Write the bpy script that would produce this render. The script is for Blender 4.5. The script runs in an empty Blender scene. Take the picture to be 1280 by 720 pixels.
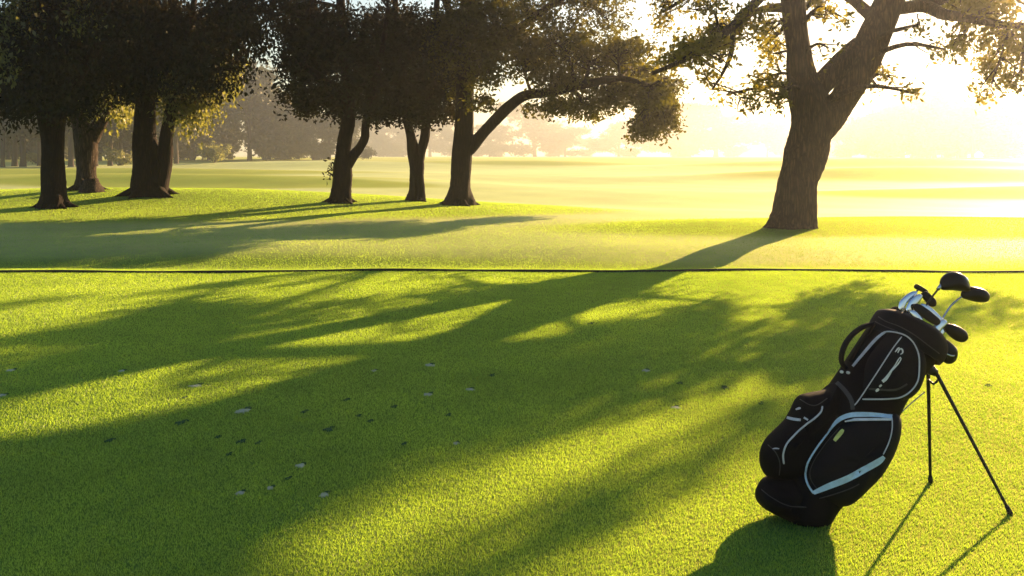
import bpy, math, random
import numpy as np
from mathutils import Vector, Matrix
from mathutils.bvhtree import BVHTree

random.seed(7); RNG = np.random.default_rng(11)
H, F, HZ = 1.45, 1200.0, 195.0          # camera height (m), focal length in photo pixels, horizon row
PI = math.pi
SC = bpy.context.scene
COL = SC.collection
SUN_AZ, SUN_EL = math.radians(35.0), math.radians(17.0)
SUN = Vector((math.sin(SUN_AZ)*math.cos(SUN_EL), math.cos(SUN_AZ)*math.cos(SUN_EL), math.sin(SUN_EL)))

def ss(a, b, x):
    t = np.clip((x-a)/(b-a), 0, 1); return t*t*(3-2*t)
def gs(x, y, cx, cy, rx, ry):
    return np.exp(-(((x-cx)/rx)**2+((y-cy)/ry)**2))

# ------------------------------------------------------------------ terrain
def terrain(x, y):
    x = np.asarray(x, float); y = np.asarray(y, float)
    z = 0.010*np.sin(x*1.3+0.4)*np.sin(y*0.9) * ss(3, 6, y)
    z = z - 0.13*np.exp(-((y-13.6)/1.0)**2)*ss(11.9, 12.6, y)
    z = z + 0.20*gs(x, y, 8.5, 19.0, 7.0, 2.6)
    z = z + 0.42*gs(x, y, -12, 29.5, 13.5, 4.2)
    z = z - 0.35*ss(21, 34, y)*(1-ss(60, 100, y))*ss(-9, 4, x)
    z = z + 0.50*gs(x, y, -20, 52, 16, 6) + 0.5*gs(x, y, -34, 75, 26, 8)
    z = z + 0.45*gs(x, y, 27, 44, 14, 5)
    z = z + 0.95*gs(x, y, 30, 70, 17, 6) + 1.2*gs(x, y, 40, 104, 22, 9) + 0.7*gs(x, y, 3, 118, 20, 8)
    z = z + 0.8*gs(x, y, -25, 112, 22, 10)
    z = z + 0.06*np.sin(x*0.21+1)*np.sin(y*0.17)*ss(16, 40, y)
    z = z + 1.0*ss(110, 190, y)
    return z
def fairway(x, y):          # 1 on the closely mown pale fairway, 0 in the greener rough and far painted shade strips
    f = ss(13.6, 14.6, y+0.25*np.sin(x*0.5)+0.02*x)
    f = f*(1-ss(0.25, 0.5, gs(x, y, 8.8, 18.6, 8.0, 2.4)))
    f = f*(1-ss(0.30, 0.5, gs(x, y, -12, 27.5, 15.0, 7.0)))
    f = f*(1-0.9*ss(0.3, 0.6, gs(x, y, -22, 56, 20, 9)))*(1-0.9*ss(0.3, 0.6, gs(x, y, 30, 68, 17, 7)))*(1-ss(0.3, 0.5, gs(x, y, -34, 76, 26, 13)))*(1-ss(0.3, 0.5, gs(x, y, -15, 47, 12, 4.5)))*(1-ss(0.3, 0.5, gs(x, y, 27, 43, 15, 6)))*(1-0.9*ss(0.3, 0.6, gs(x, y, 42, 102, 26, 8)))  # far rough patches, partly strips of shade put into the turf colour
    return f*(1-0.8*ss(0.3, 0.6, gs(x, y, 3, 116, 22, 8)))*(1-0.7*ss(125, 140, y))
def tz(x, y): return float(terrain(x, y))
def W(px, py, Y):                       # photo pixel at distance Y -> world point
    return Vector(((px-640)/F*Y, Y, H+(HZ-py)/F*Y))
def ground_hit(px, py):
    y = 2.5
    while y < 400:
        if H+(HZ-py)/F*y <= tz((px-640)/F*y, y): break
        y += 0.02 if y < 60 else 0.3
    x = (px-640)/F*y
    return Vector((x, y, tz(x, y)))

# ------------------------------------------------------------------ mesh helpers
class MB:
    """collects vertices and faces"""
    def __init__(s): s.v = []; s.f = []; s.n = 0; s.smooth = True
    def add(s, V, Fc):
        V = np.asarray(V, float).reshape(-1, 3)
        s.v.append(V); s.f += [tuple(i+s.n for i in q) for q in Fc]; s.n += len(V); return s
    def verts(s): return np.concatenate(s.v) if s.v else np.zeros((0, 3))
    def build(s, name, mat, root=None, smooth=True):
        V = s.verts()
        if root is not None:
            r = root
            while r.parent: r = r.parent
            V = V-np.array(r.location)
        me = bpy.data.meshes.new(name); me.from_pydata(V.tolist(), [], s.f); me.update()
        if smooth: me.polygons.foreach_set('use_smooth', [True]*len(me.polygons))
        me.materials.append(mat)
        o = bpy.data.objects.new(name, me); COL.objects.link(o)
        if root is not None: o.parent = root
        return o

def quads_obj(name, V, k, mat, root=None):      # V: (n*k,3) all faces separate with k corners
    n = len(V)//k
    if root is not None: V = V-np.array(root.location)
    me = bpy.data.meshes.new(name)
    me.vertices.add(n*k); me.vertices.foreach_set('co', np.ascontiguousarray(V, dtype=np.float32).ravel())
    me.loops.add(n*k); me.loops.foreach_set('vertex_index', np.arange(n*k, dtype=np.int32))
    me.polygons.add(n); me.polygons.foreach_set('loop_start', np.arange(0, n*k, k, dtype=np.int32))
    me.update(calc_edges=True); me.materials.append(mat)
    o = bpy.data.objects.new(name, me); COL.objects.link(o)
    if root is not None: o.parent = root
    return o

def tag(o, label=None, cat=None, group=None, kind=None):
    if label: o['label'] = label
    if cat: o['category'] = cat
    if group: o['group'] = group
    if kind: o['kind'] = kind
    return o
def empty(name, loc):
    o = bpy.data.objects.new(name, None); COL.objects.link(o); o.location = loc
    o.empty_display_size = 0.2; return o

def catmull(P, n, closed=False):
    P = np.asarray(P, float); m = len(P); out = []
    segs = m if closed else m-1
    for i in range(segs):
        if closed: a, b, c, d = P[(i-1) % m], P[i], P[(i+1) % m], P[(i+2) % m]
        else: a, b, c, d = P[max(i-1, 0)], P[i], P[i+1], P[min(i+2, m-1)]
        for k in range(n):
            t = k/n
            out.append(0.5*((2*b)+(-a+c)*t+(2*a-5*b+4*c-d)*t*t+(-a+3*b-3*c+d)*t**3))
    if not closed: out.append(P[-1])
    return np.array(out)

def tube(mb, pts, radii, sides=10, sub=4, lobes=0.0, rough=0.0, seed=0, cap=True, flat=None):
    """tapered tube along a smooth path; lobes = root flare modulation near the start"""
    R = np.asarray(radii, float).reshape(-1, 1)
    C = catmull(np.hstack([np.asarray([tuple(p) for p in pts], float), R]), sub) if sub > 1 else np.hstack([np.asarray([tuple(p) for p in pts], float), R])
    P, R = C[:, :3], C[:, 3]
    n = len(P); rg = np.random.default_rng(seed)
    T = np.gradient(P, axis=0); T /= np.linalg.norm(T, axis=1)[:, None]+1e-12
    up = np.array([0, 1, 0.]) if abs(T[0][1]) < 0.8 else np.array([1., 0, 0])
    N = np.cross(T[0], up); N /= np.linalg.norm(N)
    V = []; ph = rg.uniform(0, 6.28, 6)
    for i in range(n):
        N = N-T[i]*np.dot(N, T[i]); N /= np.linalg.norm(N)+1e-12; B = np.cross(T[i], N)
        a = np.arange(sides)*2*PI/sides
        r = np.full(sides, R[i])
        if lobes and i < n*0.5:
            fl = lobes*(1-i/(n*0.5))**2
            r = r*(1+fl*(0.5*np.sin(3*a+ph[0])+0.5*np.sin(5*a+ph[1])))
        if rough:
            r = r*(1+rough*(np.sin(2*a+ph[2]+i*0.35)+0.7*np.sin(4*a+ph[3]-i*0.5)+0.6*rg.uniform(-1, 1, sides)))
        fx = flat if flat else (1, 1)
        V.append(P[i]+np.outer(r*np.cos(a)*fx[0], N)+np.outer(r*np.sin(a)*fx[1], B))
    V = np.concatenate(V); Fc = []
    for i in range(n-1):
        for j in range(sides):
            k = (j+1) % sides
            Fc.append((i*sides+j, i*sides+k, (i+1)*sides+k, (i+1)*sides+j))
    if cap: Fc.append(tuple(range(sides))[::-1]); Fc.append(tuple((n-1)*sides+j for j in range(sides)))
    mb.add(V, Fc)

# ------------------------------------------------------------------ materials
def newmat(name):
    m = bpy.data.materials.new(name); m.use_nodes = True
    nt = m.node_tree; nt.nodes.clear()
    return m, nt, nt.nodes, nt.links
def N_(nodes, typ, **kw):
    n = nodes.new(typ)
    for k, v in kw.items():
        if k in n.inputs: n.inputs[k].default_value = v
        else: setattr(n, k, v)
    return n
def ramp(nodes, stops):
    r = nodes.new('ShaderNodeValToRGB'); cr = r.color_ramp
    while len(cr.elements) < len(stops): cr.elements.new(0.5)
    for e, (p, c) in zip(cr.elements, stops): e.position = p; e.color = (*c, 1)
    return r
def simple(name, col, rough=0.5, metal=0.0, bump=0.0, bscale=200, spec=0.5, var=0.15):
    m, nt, n, l = newmat(name)
    out = N_(n, 'ShaderNodeOutputMaterial'); p = N_(n, 'ShaderNodeBsdfPrincipled')
    tc = N_(n, 'ShaderNodeTexCoord'); no = N_(n, 'ShaderNodeTexNoise', Scale=bscale*0.2, Detail=5.0)
    l.new(tc.outputs['Object'], no.inputs['Vector'])
    r = ramp(n, [(0.3, tuple(c*(1-var) for c in col)), (0.7, tuple(min(1, c*(1+var)) for c in col))])
    l.new(no.outputs['Fac'], r.inputs[0]); l.new(r.outputs[0], p.inputs['Base Color'])
    p.inputs['Roughness'].default_value = rough; p.inputs['Metallic'].default_value = metal
    p.inputs['Specular IOR Level'].default_value = spec
    if bump:
        n2 = N_(n, 'ShaderNodeTexNoise', Scale=bscale, Detail=4.0); l.new(tc.outputs['Object'], n2.inputs['Vector'])
        b = N_(n, 'ShaderNodeBump', Strength=bump, Distance=0.002); l.new(n2.outputs['Fac'], b.inputs['Height'])
        l.new(b.outputs[0], p.inputs['Normal'])
    l.new(p.outputs[0], out.inputs[0]); return m

def grass_colour(n, l, vec):
    """shared procedural colour for ground and blades (world coordinates)"""
    big = N_(n, 'ShaderNodeTexNoise', Scale=0.35, Detail=5.0, Roughness=0.6)
    mid = N_(n, 'ShaderNodeTexNoise', Scale=3.1, Detail=6.0, Roughness=0.65)
    fine = N_(n, 'ShaderNodeTexNoise', Scale=55.0, Detail=4.0, Roughness=0.7)
    for q in (big, mid, fine): l.new(vec, q.inputs['Vector'])
    a = N_(n, 'ShaderNodeMath', operation='MULTIPLY_ADD'); a.inputs[1].default_value = 0.5
    l.new(big.outputs['Fac'], a.inputs[0])
    b = N_(n, 'ShaderNodeMath', operation='MULTIPLY'); b.inputs[1].default_value = 0.28
    l.new(mid.outputs['Fac'], b.inputs[0]); l.new(b.outputs[0], a.inputs[2])
    c = N_(n, 'ShaderNodeMath', operation='MULTIPLY_ADD'); c.inputs[1].default_value = 0.22
    l.new(fine.outputs['Fac'], c.inputs[0]); l.new(a.outputs[0], c.inputs[2])
    return c.outputs[0]

def mat_ground():
    m, nt, n, l = newmat('turf')
    out = N_(n, 'ShaderNodeOutputMaterial'); geo = N_(n, 'ShaderNodeNewGeometry')
    fac = grass_colour(n, l, geo.outputs['Position'])
    r = ramp(n, [(0.36, G_DARK), (0.5, G_MID), (0.64, G_LIGHT)])
    l.new(fac, r.inputs[0])
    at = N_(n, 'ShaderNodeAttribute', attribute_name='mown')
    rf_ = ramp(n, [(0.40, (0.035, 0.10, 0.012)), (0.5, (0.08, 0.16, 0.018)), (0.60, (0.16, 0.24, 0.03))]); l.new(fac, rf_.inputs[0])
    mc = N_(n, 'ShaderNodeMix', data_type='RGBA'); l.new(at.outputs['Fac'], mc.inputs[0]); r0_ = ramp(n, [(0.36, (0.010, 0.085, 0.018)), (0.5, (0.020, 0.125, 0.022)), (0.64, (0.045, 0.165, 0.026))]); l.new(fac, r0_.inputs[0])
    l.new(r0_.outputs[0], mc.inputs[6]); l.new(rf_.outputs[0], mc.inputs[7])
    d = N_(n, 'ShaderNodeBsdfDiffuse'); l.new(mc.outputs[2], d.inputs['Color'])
    g = N_(n, 'ShaderNodeBsdfGlossy', Roughness=0.62)
    g.inputs['Color'].default_value = (*G_GLOSS, 1)
    g2 = N_(n, 'ShaderNodeBsdfSheen', Roughness=0.35) if False else None
    fn = N_(n, 'ShaderNodeTexNoise', Scale=85.0, Detail=5.0, Roughness=0.75)
    mp = N_(n, 'ShaderNodeMapping'); mp.inputs['Scale'].default_value = (1.0, 0.45, 1.0)
    l.new(geo.outputs['Position'], mp.inputs['Vector']); l.new(mp.outputs[0], fn.inputs['Vector'])
    f2 = N_(n, 'ShaderNodeTexNoise', Scale=7.0, Detail=5.0); l.new(geo.outputs['Position'], f2.inputs['Vector'])
    ad = N_(n, 'ShaderNodeMath', operation='MULTIPLY_ADD'); ad.inputs[1].default_value = 2.0
    l.new(f2.outputs['Fac'], ad.inputs[0]); l.new(fn.outputs['Fac'], ad.inputs[2])
    b = N_(n, 'ShaderNodeBump', Strength=0.55, Distance=0.02); l.new(ad.outputs[0], b.inputs['Height'])
    l.new(b.outputs[0], d.inputs['Normal']); l.new(b.outputs[0], g.inputs['Normal'])
    ms = N_(n, 'ShaderNodeMixShader')
    lw = N_(n, 'ShaderNodeLayerWeight', Blend=0.5); pw = N_(n, 'ShaderNodeMath', operation='POWER'); pw.inputs[1].default_value = 10.0
    l.new(lw.outputs['Facing'], pw.inputs[0]); mm = N_(n, 'ShaderNodeMath', operation='MULTIPLY_ADD')
    mm.inputs[1].default_value = 0.5; mm.inputs[2].default_value = G_GLOSS_MIX; l.new(pw.outputs[0], mm.inputs[0])
    fa = N_(n, 'ShaderNodeMath', operation='MULTIPLY_ADD'); fa.inputs[1].default_value = 0.12; l.new(at.outputs['Fac'], fa.inputs[0]); l.new(mm.outputs[0], fa.inputs[2]); l.new(fa.outputs[0], ms.inputs[0])
    gc = N_(n, 'ShaderNodeMix', data_type='RGBA'); gc.inputs[6].default_value = (*G_GLOSS, 1); gc.inputs[7].default_value = (0.95, 0.98, 0.50, 1)
    l.new(at.outputs['Fac'], gc.inputs[0]); l.new(gc.outputs[2], g.inputs['Color'])
    l.new(d.outputs[0], ms.inputs[1]); l.new(g.outputs[0], ms.inputs[2])
    l.new(ms.outputs[0], out.inputs[0]); return m

def mat_leafy(name, cols, trans, tmix=0.45, world=False, scale=1.2, gloss=0.06, grough=0.5):
    m, nt, n, l = newmat(name)
    out = N_(n, 'ShaderNodeOutputMaterial')
    if world:
        geo = N_(n, 'ShaderNodeNewGeometry'); fac = grass_colour(n, l, geo.outputs['Position'])
        r = ramp(n, [(0.42, cols[0]), (0.5, cols[1]), (0.58, cols[2])])
    else:
        tc = N_(n, 'ShaderNodeTexCoord'); no = N_(n, 'ShaderNodeTexNoise', Scale=scale, Detail=6.0, Roughness=0.7)
        l.new(tc.outputs['Object'], no.inputs['Vector']); fac = no.outputs['Fac']
        r = ramp(n, [(0.35, cols[0]), (0.5, cols[1]), (0.65, cols[2])])
    l.new(fac, r.inputs[0])
    d = N_(n, 'ShaderNodeBsdfDiffuse'); l.new(r.outputs[0], d.inputs['Color'])
    t = N_(n, 'ShaderNodeBsdfTranslucent')
    r2 = ramp(n, [(0.40 if world else 0.35, tuple(c*0.7 for c in trans)), (0.60 if world else 0.65, tuple(min(0.95, c*1.3) for c in trans))])
    l.new(fac, r2.inputs[0]); l.new(r2.outputs[0], t.inputs['Color'])
    ms = N_(n, 'ShaderNodeMixShader'); ms.inputs[0].default_value = tmix
    l.new(d.outputs[0], ms.inputs[1]); l.new(t.outputs[0], ms.inputs[2])
    g = N_(n, 'ShaderNodeBsdfGlossy', Roughness=grough); g.inputs['Color'].default_value = (0.8, 0.8, 0.7, 1)
    m2 = N_(n, 'ShaderNodeMixShader'); m2.inputs[0].default_value = gloss
    l.new(ms.outputs[0], m2.inputs[1]); l.new(g.outputs[0], m2.inputs[2])
    l.new(m2.outputs[0], out.inputs[0]); return m

def mat_bark(name, c0, c1, sc=1.0, bump=0.8):
    m, nt, n, l = newmat(name)
    out = N_(n, 'ShaderNodeOutputMaterial'); p = N_(n, 'ShaderNodeBsdfPrincipled', Roughness=0.9)
    p.inputs['Specular IOR Level'].default_value = 0.2
    tc = N_(n, 'ShaderNodeTexCoord'); mp = N_(n, 'ShaderNodeMapping'); mp.inputs['Scale'].default_value = (15*sc, 15*sc, 2.0*sc)
    l.new(tc.outputs['Object'], mp.inputs['Vector'])
    wn = N_(n, 'ShaderNodeTexNoise', Scale=0.7, Detail=3.0); l.new(mp.outputs[0], wn.inputs['Vector'])
    mx = N_(n, 'ShaderNodeVectorMath', operation='MULTIPLY_ADD'); mx.inputs[1].default_value = (2.2, 2.2, 2.2)
    l.new(wn.outputs['Color'], mx.inputs[0]); l.new(mp.outputs[0], mx.inputs[2])
    vo = N_(n, 'ShaderNodeTexVoronoi', Scale=1.0, feature='DISTANCE_TO_EDGE'); l.new(mx.outputs[0], vo.inputs['Vector'])
    no = N_(n, 'ShaderNodeTexNoise', Scale=3.0, Detail=8.0, Roughness=0.7); l.new(mp.outputs[0], no.inputs['Vector'])
    cl = ramp(n, [(0.0, (0.25, 0.25, 0.25)), (0.35, (1, 1, 1))]); l.new(vo.outputs['Distance'], cl.inputs[0])
    mu = N_(n, 'ShaderNodeMath', operation='MULTIPLY'); l.new(cl.outputs[0], mu.inputs[0]); l.new(no.outputs['Fac'], mu.inputs[1])
    r = ramp(n, [(0.05, c0), (0.7, c1)]); l.new(mu.outputs[0], r.inputs[0]); l.new(r.outputs[0], p.inputs['Base Color'])
    b = N_(n, 'ShaderNodeBump', Strength=bump, Distance=0.04); l.new(mu.outputs[0], b.inputs['Height']); l.new(b.outputs[0], p.inputs['Normal'])
    l.new(p.outputs[0], out.inputs[0]); return m

G_DARK, G_MID, G_LIGHT = (0.002, 0.060, 0.026), (0.003, 0.088, 0.034), (0.008, 0.120, 0.034)
G_GLOSS, G_GLOSS_MIX = (0.90, 0.86, 0.22), 0.10
M = {}
M['turf'] = mat_ground()
M['blade'] = mat_leafy('grass_blade', (G_DARK, G_MID, G_LIGHT), (0.52, 0.86, 0.046), 0.60, world=True, gloss=0.07, grough=0.45)
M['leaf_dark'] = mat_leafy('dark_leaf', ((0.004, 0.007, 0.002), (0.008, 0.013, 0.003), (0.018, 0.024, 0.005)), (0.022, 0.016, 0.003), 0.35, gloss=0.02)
M['leaf_sunlit'] = mat_leafy('sunlit_leaf', ((0.02, 0.03, 0.008), (0.045, 0.06, 0.014), (0.08, 0.09, 0.02)), (0.34, 0.34, 0.07), 0.5)  # sunlit copy of the dark crown leaves, sunlight put into the colour
M['leaf_oak'] = mat_leafy('oak_leaf', ((0.012, 0.02, 0.005), (0.028, 0.04, 0.008), (0.05, 0.06, 0.012)), (0.34, 0.29, 0.012), 0.5, gloss=0.03)
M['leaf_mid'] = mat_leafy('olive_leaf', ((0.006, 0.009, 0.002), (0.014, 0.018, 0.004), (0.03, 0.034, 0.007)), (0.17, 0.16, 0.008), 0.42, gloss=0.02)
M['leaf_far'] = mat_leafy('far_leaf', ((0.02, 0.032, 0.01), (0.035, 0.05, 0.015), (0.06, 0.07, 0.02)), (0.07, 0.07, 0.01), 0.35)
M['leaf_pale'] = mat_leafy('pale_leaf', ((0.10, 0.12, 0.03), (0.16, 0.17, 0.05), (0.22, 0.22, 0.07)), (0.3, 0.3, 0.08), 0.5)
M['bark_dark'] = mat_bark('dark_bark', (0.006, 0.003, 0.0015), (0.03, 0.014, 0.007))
M['bark_oak'] = mat_bark('oak_bark', (0.012, 0.008, 0.006), (0.13, 0.085, 0.055), 1.3, 1.0)
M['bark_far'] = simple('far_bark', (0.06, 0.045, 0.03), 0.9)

# ------------------------------------------------------------------ ground
def ground():
    ys = np.concatenate([np.arange(-6, 2, 0.5), np.arange(2, 16, 0.09), 16*np.exp(np.linspace(0, math.log(900/16), 260))])
    t = np.linspace(-1, 1, 401); xs = np.sign(t)*(np.exp(np.abs(t)*math.log(901))-1)*0.9
    X, Y = np.meshgrid(xs, ys); Z = terrain(X, Y)
    V = np.stack([X, Y, Z], -1).reshape(-1, 3); nx, ny = len(xs), len(ys)
    i = np.arange(nx*(ny-1)).reshape(ny-1, nx)[:, :-1].ravel()
    Q = np.stack([i, i+1, i+nx+1, i+nx], -1).astype(np.int32)
    me = bpy.data.meshes.new('ground'); me.vertices.add(len(V)); me.vertices.foreach_set('co', V.astype(np.float32).ravel())
    me.loops.add(Q.size); me.loops.foreach_set('vertex_index', Q.ravel())
    me.polygons.add(len(Q)); me.polygons.foreach_set('loop_start', np.arange(0, Q.size, 4, dtype=np.int32))
    me.polygons.foreach_set('use_smooth', np.ones(len(Q), bool))
    me.update(calc_edges=True); me.materials.append(M['turf'])
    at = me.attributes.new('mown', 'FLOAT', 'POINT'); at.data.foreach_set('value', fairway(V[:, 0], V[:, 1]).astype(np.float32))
    o = bpy.data.objects.new('ground', me); COL.objects.link(o); tag(o, kind='structure')
ground()

def grass():
    Vs = []
    for n, y0, y1, pw, hs, ws in ((1300000, 2.7, 12.0, 1.2, 0.50, 0.52), (800000, 12.0, 36.0, 1.3, 0.42, 0.62)):
        y = y0+(y1-y0)*RNG.random(n)**pw
        x = (RNG.random(n)*2-1)*(0.62*y+0.5)
        kp = RNG.random(n) > fairway(x, y)*(0.55+0.5*ss(16, 24, y))
        x, y = x[kp], y[kp]; n = len(x)
        z = terrain(x, y)
        hgt = hs*(0.014+0.013*RNG.random(n))*(0.8+0.05*y); w = ws*0.0022*(0.7+0.13*y)
        a = RNG.random(n)*2*PI; lean = 0.9*RNG.random(n); la = RNG.random(n)*2*PI
        P = np.stack([x, y, z-0.001], -1); S = np.stack([np.cos(a)*w, np.sin(a)*w, np.zeros(n)], -1)
        T = P+np.stack([np.cos(la)*lean*hgt, np.sin(la)*lean*hgt, hgt], -1)
        Vs.append(np.stack([P-S, P+S, T], 1).reshape(-1, 3))
    tag(quads_obj('grass', np.concatenate(Vs), 3, M['blade']), 'short mown green grass blades covering the near turf', 'grass', kind='stuff')
grass()

# ------------------------------------------------------------------ lawn edging (the thin dark line)
def edging():
    mb = MB(); P = []
    for x in np.arange(-22, 22.01, 0.5):
        y = 12.05-0.0035*(x-1.0)**2*0.9; P.append((x, y, tz(x, y)+0.012))
    P = [(a+RNG.normal()*.004, b+.012*math.sin(a*2.3)+RNG.normal()*.006, c+.004*math.sin(a*3.1)) for a, b, c in P]
    tube(mb, P, [0.016+0.005*RNG.random() for _ in P], 8, 3)
    o = mb.build('garden_edging', simple('edging_black', (0.012, 0.010, 0.008), 0.7))
    tag(o, 'thin dark edging strip running across the full width of the grass', 'edging')
edging()

# ------------------------------------------------------------------ trees
def leaf_verts(C, size, droop=0.0, rg=RNG, aspect=0.5):
    n = len(C); L = size*(0.6+0.8*rg.random(n))
    d = rg.normal(size=(n, 3)); d[:, 2] -= droop*2.0
    d /= np.linalg.norm(d, axis=1)[:, None]
    q = rg.normal(size=(n, 3)); s = np.cross(d, q); s /= np.linalg.norm(s, axis=1)[:, None]
    nn = np.cross(d, s)
    A = C-d*(L/2)[:, None]; B = C+d*(L/2)[:, None]
    mid = C+nn*(L*0.10)[:, None]-d*(L*0.05)[:, None]
    w = (L*aspect/2)[:, None]
    return np.stack([A, mid+s*w, B, mid-s*w], 1).reshape(-1, 4, 3)

def clump_leaves(c, r, ntw, nl, sig, size, droop, rg):
    """leaves on short twigs inside an ellipsoid; returns leaves and twig centres"""
    u = rg.normal(size=(ntw, 3)); u /= np.linalg.norm(u, axis=1)[:, None]
    rad = rg.random(ntw)**0.45
    tw = np.asarray(c)+u*rad[:, None]*np.asarray(r)
    td = rg.normal(size=(ntw, 3)); td[:, 2] -= 0.3+droop*2.5; td /= np.linalg.norm(td, axis=1)[:, None]
    ln = sig*(1.2+1.5*droop)
    cnt = np.maximum(3, (nl*(0.4+1.2*rg.random(ntw))).astype(int))
    idx = np.repeat(np.arange(ntw), cnt); k = len(idx)
    C = tw[idx]+td[idx]*((rg.random(k)*2-1)*ln)[:, None]+rg.normal(size=(k, 3))*sig*(0.55-0.25*droop)
    return leaf_verts(C, size, droop, rg), tw

def make_tree(name, label, base, stems, clumps, leafmat, bark, leafsize, droop=0.0, seed=1, group=None, sig=0.28, dens=3.6, aspect=0.5):
    """stems: list of [(point, radius)...]; first is the trunk. clumps: (centre, (rx,ry,rz), twigs, leaves, [mat])"""
    rg = np.random.default_rng(seed)
    root = empty(name, base); tag(root, label, 'tree', group)
    tr = MB()
    for i, st in enumerate(stems):
        tube(tr, [p for p, r in st], [r for p, r in st], 28 if i == 0 else 14, 6, lobes=0.36 if i == 0 else 0, rough=0.035, seed=seed+i)
    R0 = stems[0][2][1]                                   # root flare: low spurs spreading from the foot
    for k in range(6):
        a = k*PI/3+rg.uniform(-.35, .35); ln = R0*rg.uniform(1.05, 1.65)*(0.72 if name == 'oak_tree' else 1); P = []
        for t, zz in ((0.35, .55), (0.75, .28), (1.15, .07), (1.6, -.14)):
            x = base[0]+math.cos(a+.15*t)*ln*t*.9; y = base[1]+math.sin(a+.15*t)*ln*t*.9; P.append((x, y, tz(x, y)+R0*zz))
        tube(tr, P, [R0*.42, R0*.26, R0*.15, R0*.08], 10, 4, rough=.06, seed=seed+40+k)
    tr.build('trunk', bark, root)
    br = MB(); nodes_ = []
    for st in stems:
        C = catmull(np.array([tuple(p)+(r,) for p, r in st]), 4); nodes_ += [c for c in C[len(C)//3:]]
    nodes_ = np.array(nodes_)
    L = {}
    for cl in clumps:
        c, r, ntw, nl = cl[:4]; mat = cl[4] if len(cl) > 4 else leafmat
        V, tw = clump_leaves(c, r, max(3, int(ntw*dens)), nl, sig, leafsize, droop, rg)
        L.setdefault(mat.name, [mat, []])[1].append(V)
        c = np.array(tuple(c)); d = np.linalg.norm(nodes_[:, :3]-c, axis=1)+np.maximum(0, nodes_[:, 2]-c[2])*1.2; s = nodes_[np.argmin(d)]
        L0 = np.linalg.norm(s[:3]-c)
        midp = (s[:3]+c)/2+np.array([0, 0, 0.12*L0])+rg.normal(size=3)*0.06*L0
        r0 = min(s[3]*0.5, 0.02+0.028*L0)
        tube(br, [s[:3], midp, c], [r0, r0*0.65, r0*0.3], 6, 4, seed=seed)
        path = catmull(np.array([s[:3], midp, c]), 6)
        for t in tw[:: 2]:
            q = path[rg.integers(len(path)//3, len(path))]
            if np.linalg.norm(t-q) > 4: continue
            mm = (q+t)/2+rg.normal(size=3)*0.1
            tube(br, [q, mm, t], [0.018, 0.012, 0.005], 3, 2, cap=False)
    br.build('branches', bark, root)
    for k, (mat, vs) in enumerate(L.values()):
        quads_obj('crown', np.concatenate(vs).reshape(-1, 3), 4, mat, root)
    return root

def stemp(Y, pts, dy=0):            # (px,py,r_px[,ddepth]) at distance Y
    out = []
    for p in pts:
        yy = Y+(p[3] if len(p) > 3 else 0)
        out.append((W(p[0], p[1], yy), p[2]*Y/F))
    return out
def cp(Y, px, py, rx, ry, ntw, nl=22, dd=0.0, dr=None, mat=None):
    yy = Y+dd; c = W(px, py, yy); a = rx*yy/F; b = ry*yy/F
    t = (c, (a, dr if dr else max(a, b)*0.9, b), ntw, nl)
    return t+(mat,) if mat else t

# big leaning oak on the right -------------------------------------------------
b7 = ground_hit(990, 284); Y7 = b7.y
U = Vector((math.sin(SUN_AZ), math.cos(SUN_AZ), 0)); Vv = Vector((math.cos(SUN_AZ), -math.sin(SUN_AZ), 0))
TE = math.tan(SUN_EL)
def shade(v, us, h, r, ntw, nl=24, mat=None):     # a clump of the crown given by where its shadow lies
    p = U*(us+h/TE)+Vv*v; return (Vector((p.x, p.y, h)), r, ntw, nl)
st = [stemp(Y7, [(990, 298, 44), (990, 285, 29), (992, 264, 24.5), (997, 230, 24), (1004, 205, 25), (1011, 178, 25.5), (1015, 150, 26), (1010, 120, 24), (1002, 95, 18.5), (998, 60, 15), (992, 10, 15), (985, -80, 12), (970, -190, 7)]),
      stemp(Y7, [(1018, 172, 18), (1034, 150, 19), (1054, 124, 17.5), (1072, 92, 20), (1090, 52, 20), (1110, 5, 18), (1128, -40, 16), (1150, -120, 11), (1160, -220, 6)]),
      stemp(Y7, [(1008, 128, 15), (1030, 102, 15), (1052, 80, 14), (1076, 56, 13)]),
      stemp(Y7, [(1106, 12, 9), (1128, 10, 8.5), (1156, 8, 8), (1180, 18, 7, -.4), (1210, 22, 6, -.8), (1262, 32, 4, -1.3), (1330, 30, 2.5, -1.6)]),
      stemp(Y7, [(990, -20, 8), (960, -12, 6.5, -.3), (930, 20, 5.6, -.6), (905, 42, 5, -.9), (878, 62, 4.2, -1), (848, 78, 3, -1.2), (815, 92, 2.5, -1.2)]),
      stemp(Y7, [(1125, -30, 10), (1190, -50, 9, -.6), (1280, -70, 7, -1.5), (1400, -75, 5, -3)]),
      stemp(Y7, [(935, 10, 4), (918, 30, 3.4, -.4), (914, 66, 3, -.5), (903, 92, 2, -.6), (890, 112, 1.2, -.7)])]
cl = []
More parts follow.
